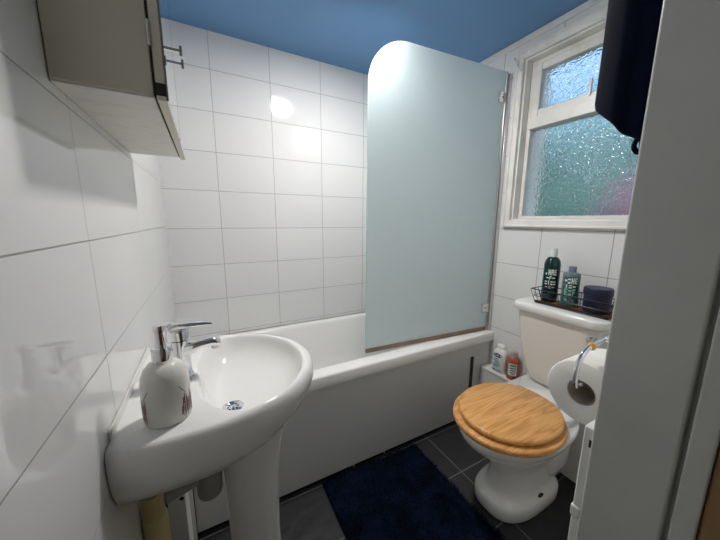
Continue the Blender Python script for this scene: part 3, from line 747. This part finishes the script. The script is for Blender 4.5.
# ------------------------------------------------------------------ dark cloth hanging on the wall beside the jamb
bm = new()
prof2 = [(.700, .166), (.62, .170), (.545, .168), (.505, .172), (.496, .190), (.497, .212), (.506, .228), (.53, .236), (.58, .240), (.65, .236), (.705, .226)]
pr = spline([(x, y, 0) for x, y in prof2], 6)
Z0, Z1 = 1.33, 1.98; rows = 34; grid = []
for j in range(rows+1):
    t = j/rows; row = []
    for i, p in enumerate(pr):
        s = i/(len(pr)-1)
        # front layer hangs higher at its outer fold, back layer lower by the wall
        zb = 1.302 + max(0, p.y-.168)*1.0 + .10*max(0, p.x-.52) + .004*math.sin(s*23)
        z = zb+(Z1-zb)*t
        k = noise.noise(Vector((p.x*9, p.y*9, z*3)))
        g = .004*math.sin(s*30+z*2)+.006*k
        pinch = max(0, (z-1.75)/.25)**2*.5
        x = p.x+g*.5; y = p.y+g
        x = x+(.60-x)*pinch; y = y+(.18-y)*pinch
        row.append(bm.verts.new((x, max(y, YD+.007), z)))
    grid.append(row)
for a, b in zip(grid, grid[1:]):
    for i in range(len(a)-1): bm.faces.new((a[i], a[i+1], b[i+1], b[i]))
cl = thing('hanging_towel', (.58, YD, 1.33), 'dark navy folded towel hanging beside the window above the toilet roll', 'towel')
o = obj('towel_cloth', bm, M['navy'], cl, smooth=True, angle=180)
sm = o.modifiers.new('solid', 'SOLIDIFY'); sm.thickness = .009; sm.offset = 0
sb = o.modifiers.new('sub', 'SUBSURF'); sb.levels = 1; sb.render_levels = 1
bm = new(); tube(bm, spline([(.508, .181, 1.318), (.504, .182, 1.308), (.506, .178, 1.300), (.511, .176, 1.306), (.510, .177, 1.318)], 6), .003, 8)
obj('hanging_loop', bm, M['navy'], cl, smooth=True)
bm = new(); lathe(bm, [(0, 0), (.02, 0), (.02, .004), (.006, .006), (.006, .03), (.012, .034), (0, .04)], (.60, YD, 1.975), 20, 'y')
tag(obj('wall_hook', bm, M['chrome'], smooth=True), 'chrome wall hook from which the navy towel hangs', 'hook')

# ------------------------------------------------------------------ mirror cabinet
cab = thing('mirror_cabinet', (-.12, .85, 1.40), 'cream bathroom wall cabinet with mirrored doors above the washbasin', 'cabinet')
cy0, cy1, cz0, cz1 = .592, 1.10, 1.402, 2.02
bm = new(); box(bm, XL+.001, -.0555, cy0, cy1, cz0+.002, cz1); obj('cabinet_body', bm, M['cabinet'], cab, bevel=.002)
obj('cabinet_underside', bx(XL+.001, -.0565, cy0+.003, cy1-.002, cz0-.001, cz0+.003), M['cabinet_under'], cab)
midy = .845
for (a, b) in ((cy0-.004, midy-.0015), (midy+.0015, cy1+.012)):
    d = obj('cabinet_door', bx(-.0525, -.0395, a, b, cz0-.005, cz1), M['cabinet'], cab, bevel=.0015)
    obj('mirror_pane', bx(-.0398, -.0365, a+.001, b-.001, cz0-.004, cz1-.001), M['mirror'], d)
    yk = midy-.032 if a < midy-.1 else midy+.030
    bm = new(); lathe(bm, [(.0035, 0), (.0035, .016), (0, .016)], (-.0365, yk, 1.577), 12, 'x'); box(bm, -.0215, -.0165, yk-.003, yk+.003, 1.567, 1.587)
    obj('door_knob', bm, M['chrome'], d, smooth=True)
for z in (1.49, 1.93):
    bm = new(); box(bm, -.0575, -.0505, cy0-.006, cy0+.004, z-.016, z+.016); tube(bm, [(-.054, cy0-.006, z-.018), (-.054, cy0-.006, z+.018)], .0028, 8)
    obj('cabinet_hinge', bm, M['steel'], cab)
obj('corner_block', bx(-.0530, -.0385, cy0-.0055, cy0+.01, cz0+.002, cz0+.02), M['slot'], cab)
bm = new(); box(bm, -.0560, -.0530, cy0-.002, cy1, cz0, cz1-.004); obj('door_gap', bm, M['black'], cab)

# ------------------------------------------------------------------ bath mat
mt = thing('bath_mat', (.65, .70, 0), 'dark navy fluffy bath mat on the dark tiled floor in front of the bath', 'bath mat')
def matring(i, z):
    return rrect(.385+i, .922-i, .30+i, 1.088-i, z, .03, 5)
bm = new()
NX, NY = 60, 84; vs = []
def mz(u, v, x, y):
    e = min(u, 1-u, (v), (1-v)); 
    return (.006 if e < .004 else .018)+.004*noise.noise(Vector((x*30, y*30, 0)))+.003*noise.noise(Vector((x*70, y*70, 3)))
for j in range(NY+1):
    for i in range(NX+1):
        u, v = i/NX, j/NY; x, y = .388+.532*u, .32+.766*v
        x += .004*noise.noise(Vector((x*5, y*5, 8)))
        skew = (x-.388)/.532; y = y - .014*skew*v
        vs.append(bm.verts.new((x, y, max(.003, mz(u, v, x, y)))))
for j in range(NY):
    for i in range(NX):
        a = j*(NX+1)+i; bm.faces.new((vs[a], vs[a+1], vs[a+NX+2], vs[a+NX+1]))
obj('mat_backing', bm, M['mat_pile'], mt, smooth=True, angle=180)
bm = new()
for k in range(26000):
    u, v = random.random(), random.random(); x, y = .388+.532*u, .32+.766*v; y -= .014*u*v
    z = .014; a = random.uniform(0, 2*PI); l = random.uniform(.008, .016)
    w = noise.noise(Vector((x*9, y*9, 5)))*PI*2
    dx, dy = .006*math.cos(w)+random.uniform(-.004, .004), .006*math.sin(w)+random.uniform(-.004, .004)
    s = .0016; c, sn = math.cos(a)*s, math.sin(a)*s
    bm.faces.new([bm.verts.new((x-c, y-sn, z)), bm.verts.new((x+c, y+sn, z)), bm.verts.new((x+dx, y+dy, z+l))])
pl = obj('mat_tufts', bm, M['mat_pile'], mt); pl['kind'] = 'stuff'

# ------------------------------------------------------------------ lamp: three-spot ceiling fitting
LX, LY = .605, 1.095
lm = thing('ceiling_spotlight', (LX, LY, ZC), 'round three-headed chrome spotlight fitting on the blue ceiling', 'ceiling light')
bm = new(); lathe(bm, [(0, 0), (.06, 0), (.06, -.012), (.05, -.02), (0, -.022)], (LX, LY, ZC), 40); obj('ceiling_plate', bm, M['chrome'], lm, smooth=True)
for k in range(3):
    a = 2*PI*k/3+.5; hx, hy = LX+.042*math.cos(a), LY+.042*math.sin(a)
    bm = new(); tube(bm, [(LX+.035*math.cos(a), LY+.035*math.sin(a), ZC-.018), (hx, hy, ZC-.022)], .006, 10)
    lathe(bm, [(0, 0), (.012, 0), (.025, -.020), (.027, -.028), (.0245, -.028), (.0, -.02)], (hx, hy, ZC-.020), 28)
    sh = obj('spot_head', bm, M['chrome'], lm, smooth=True)
    bm = new(); lathe(bm, [(0, .004), (.021, .004), (.0240, .002), (.0240, 0), (.021, -.0015), (.011, -.003), (0, -.0035)], (hx, hy, ZC-.0485), 28)
    obj('bulb', bm, M['bulb'], sh, smooth=True)

# unseen fill globe added behind the camera to lift the door jamb
hb = thing('hall_fill_light', (.7, -.8, 2.22), 'added white fill globe in the hallway behind the doorway, out of view', 'ceiling light')
bm = new(); lathe(bm, [(0, 0), (.05, 0), (.05, -.02), (0, -.02)], (.7, -.8, 2.22), 28); obj('fill_base', bm, M['paint'], hb, smooth=True)
M['hall_fill'] = mat('fill_globe', (1, 1, 1, 1), .4, emis=(1, .98, .95, 1), estr=2.0)
bm = new(); lathe(bm, [(0, -.02), (.05, -.03), (.08, -.06), (.09, -.10), (.07, -.15), (0, -.18)], (.7, -.8, 2.22), 28); obj('globe', bm, M['hall_fill'], hb, smooth=True)

# ------------------------------------------------------------------ sky
w = bpy.data.worlds.new('sky'); SC.world = w; w.use_nodes = True
nt = w.node_tree; bg = nt.nodes['Background']
sk = nt.nodes.new('ShaderNodeTexSky'); sk.sky_type = 'NISHITA'; sk.sun_disc = False
sk.sun_elevation = math.radians(32); sk.sun_rotation = math.radians(200); sk.air_density = 1.0; sk.dust_density = 2.5; sk.ozone_density = 1.5
nt.links.new(sk.outputs[0], bg.inputs['Color']); bg.inputs['Strength'].default_value = .125

# ------------------------------------------------------------------ camera
cd = bpy.data.cameras.new('camera'); cam = bpy.data.objects.new('camera', cd); COL.objects.link(cam); SC.camera = cam
yaw, pitch, roll, fpx = .49169605, .170896, .00603149, 286.36
fw = Vector((math.sin(yaw)*math.cos(pitch), math.cos(yaw)*math.cos(pitch), -math.sin(pitch)))
r = fw.cross(Vector((0, 0, 1))).normalized(); u = r.cross(fw)
r2 = math.cos(roll)*r+math.sin(roll)*u; u2 = -math.sin(roll)*r+math.cos(roll)*u
cam.matrix_world = Matrix(((r2.x, u2.x, -fw.x, 0), (r2.y, u2.y, -fw.y, 0), (r2.z, u2.z, -fw.z, 1.21), (0, 0, 0, 1)))
cd.sensor_fit = 'HORIZONTAL'; cd.sensor_width = 36; cd.lens = 36*fpx/720; cd.clip_start = .01; cd.clip_end = 100

vs_ = SC.view_settings
SC.display_settings.display_device = 'sRGB'
vs_.view_transform = 'Standard'; vs_.look = 'None'; vs_.gamma = 1; vs_.use_curve_mapping = False; vs_.exposure = 1.58
SC.cycles.use_denoising = True; SC.cycles.sample_clamp_indirect = 6
SC.cycles.max_bounces = 10; SC.cycles.transmission_bounces = 8; SC.cycles.diffuse_bounces = 6
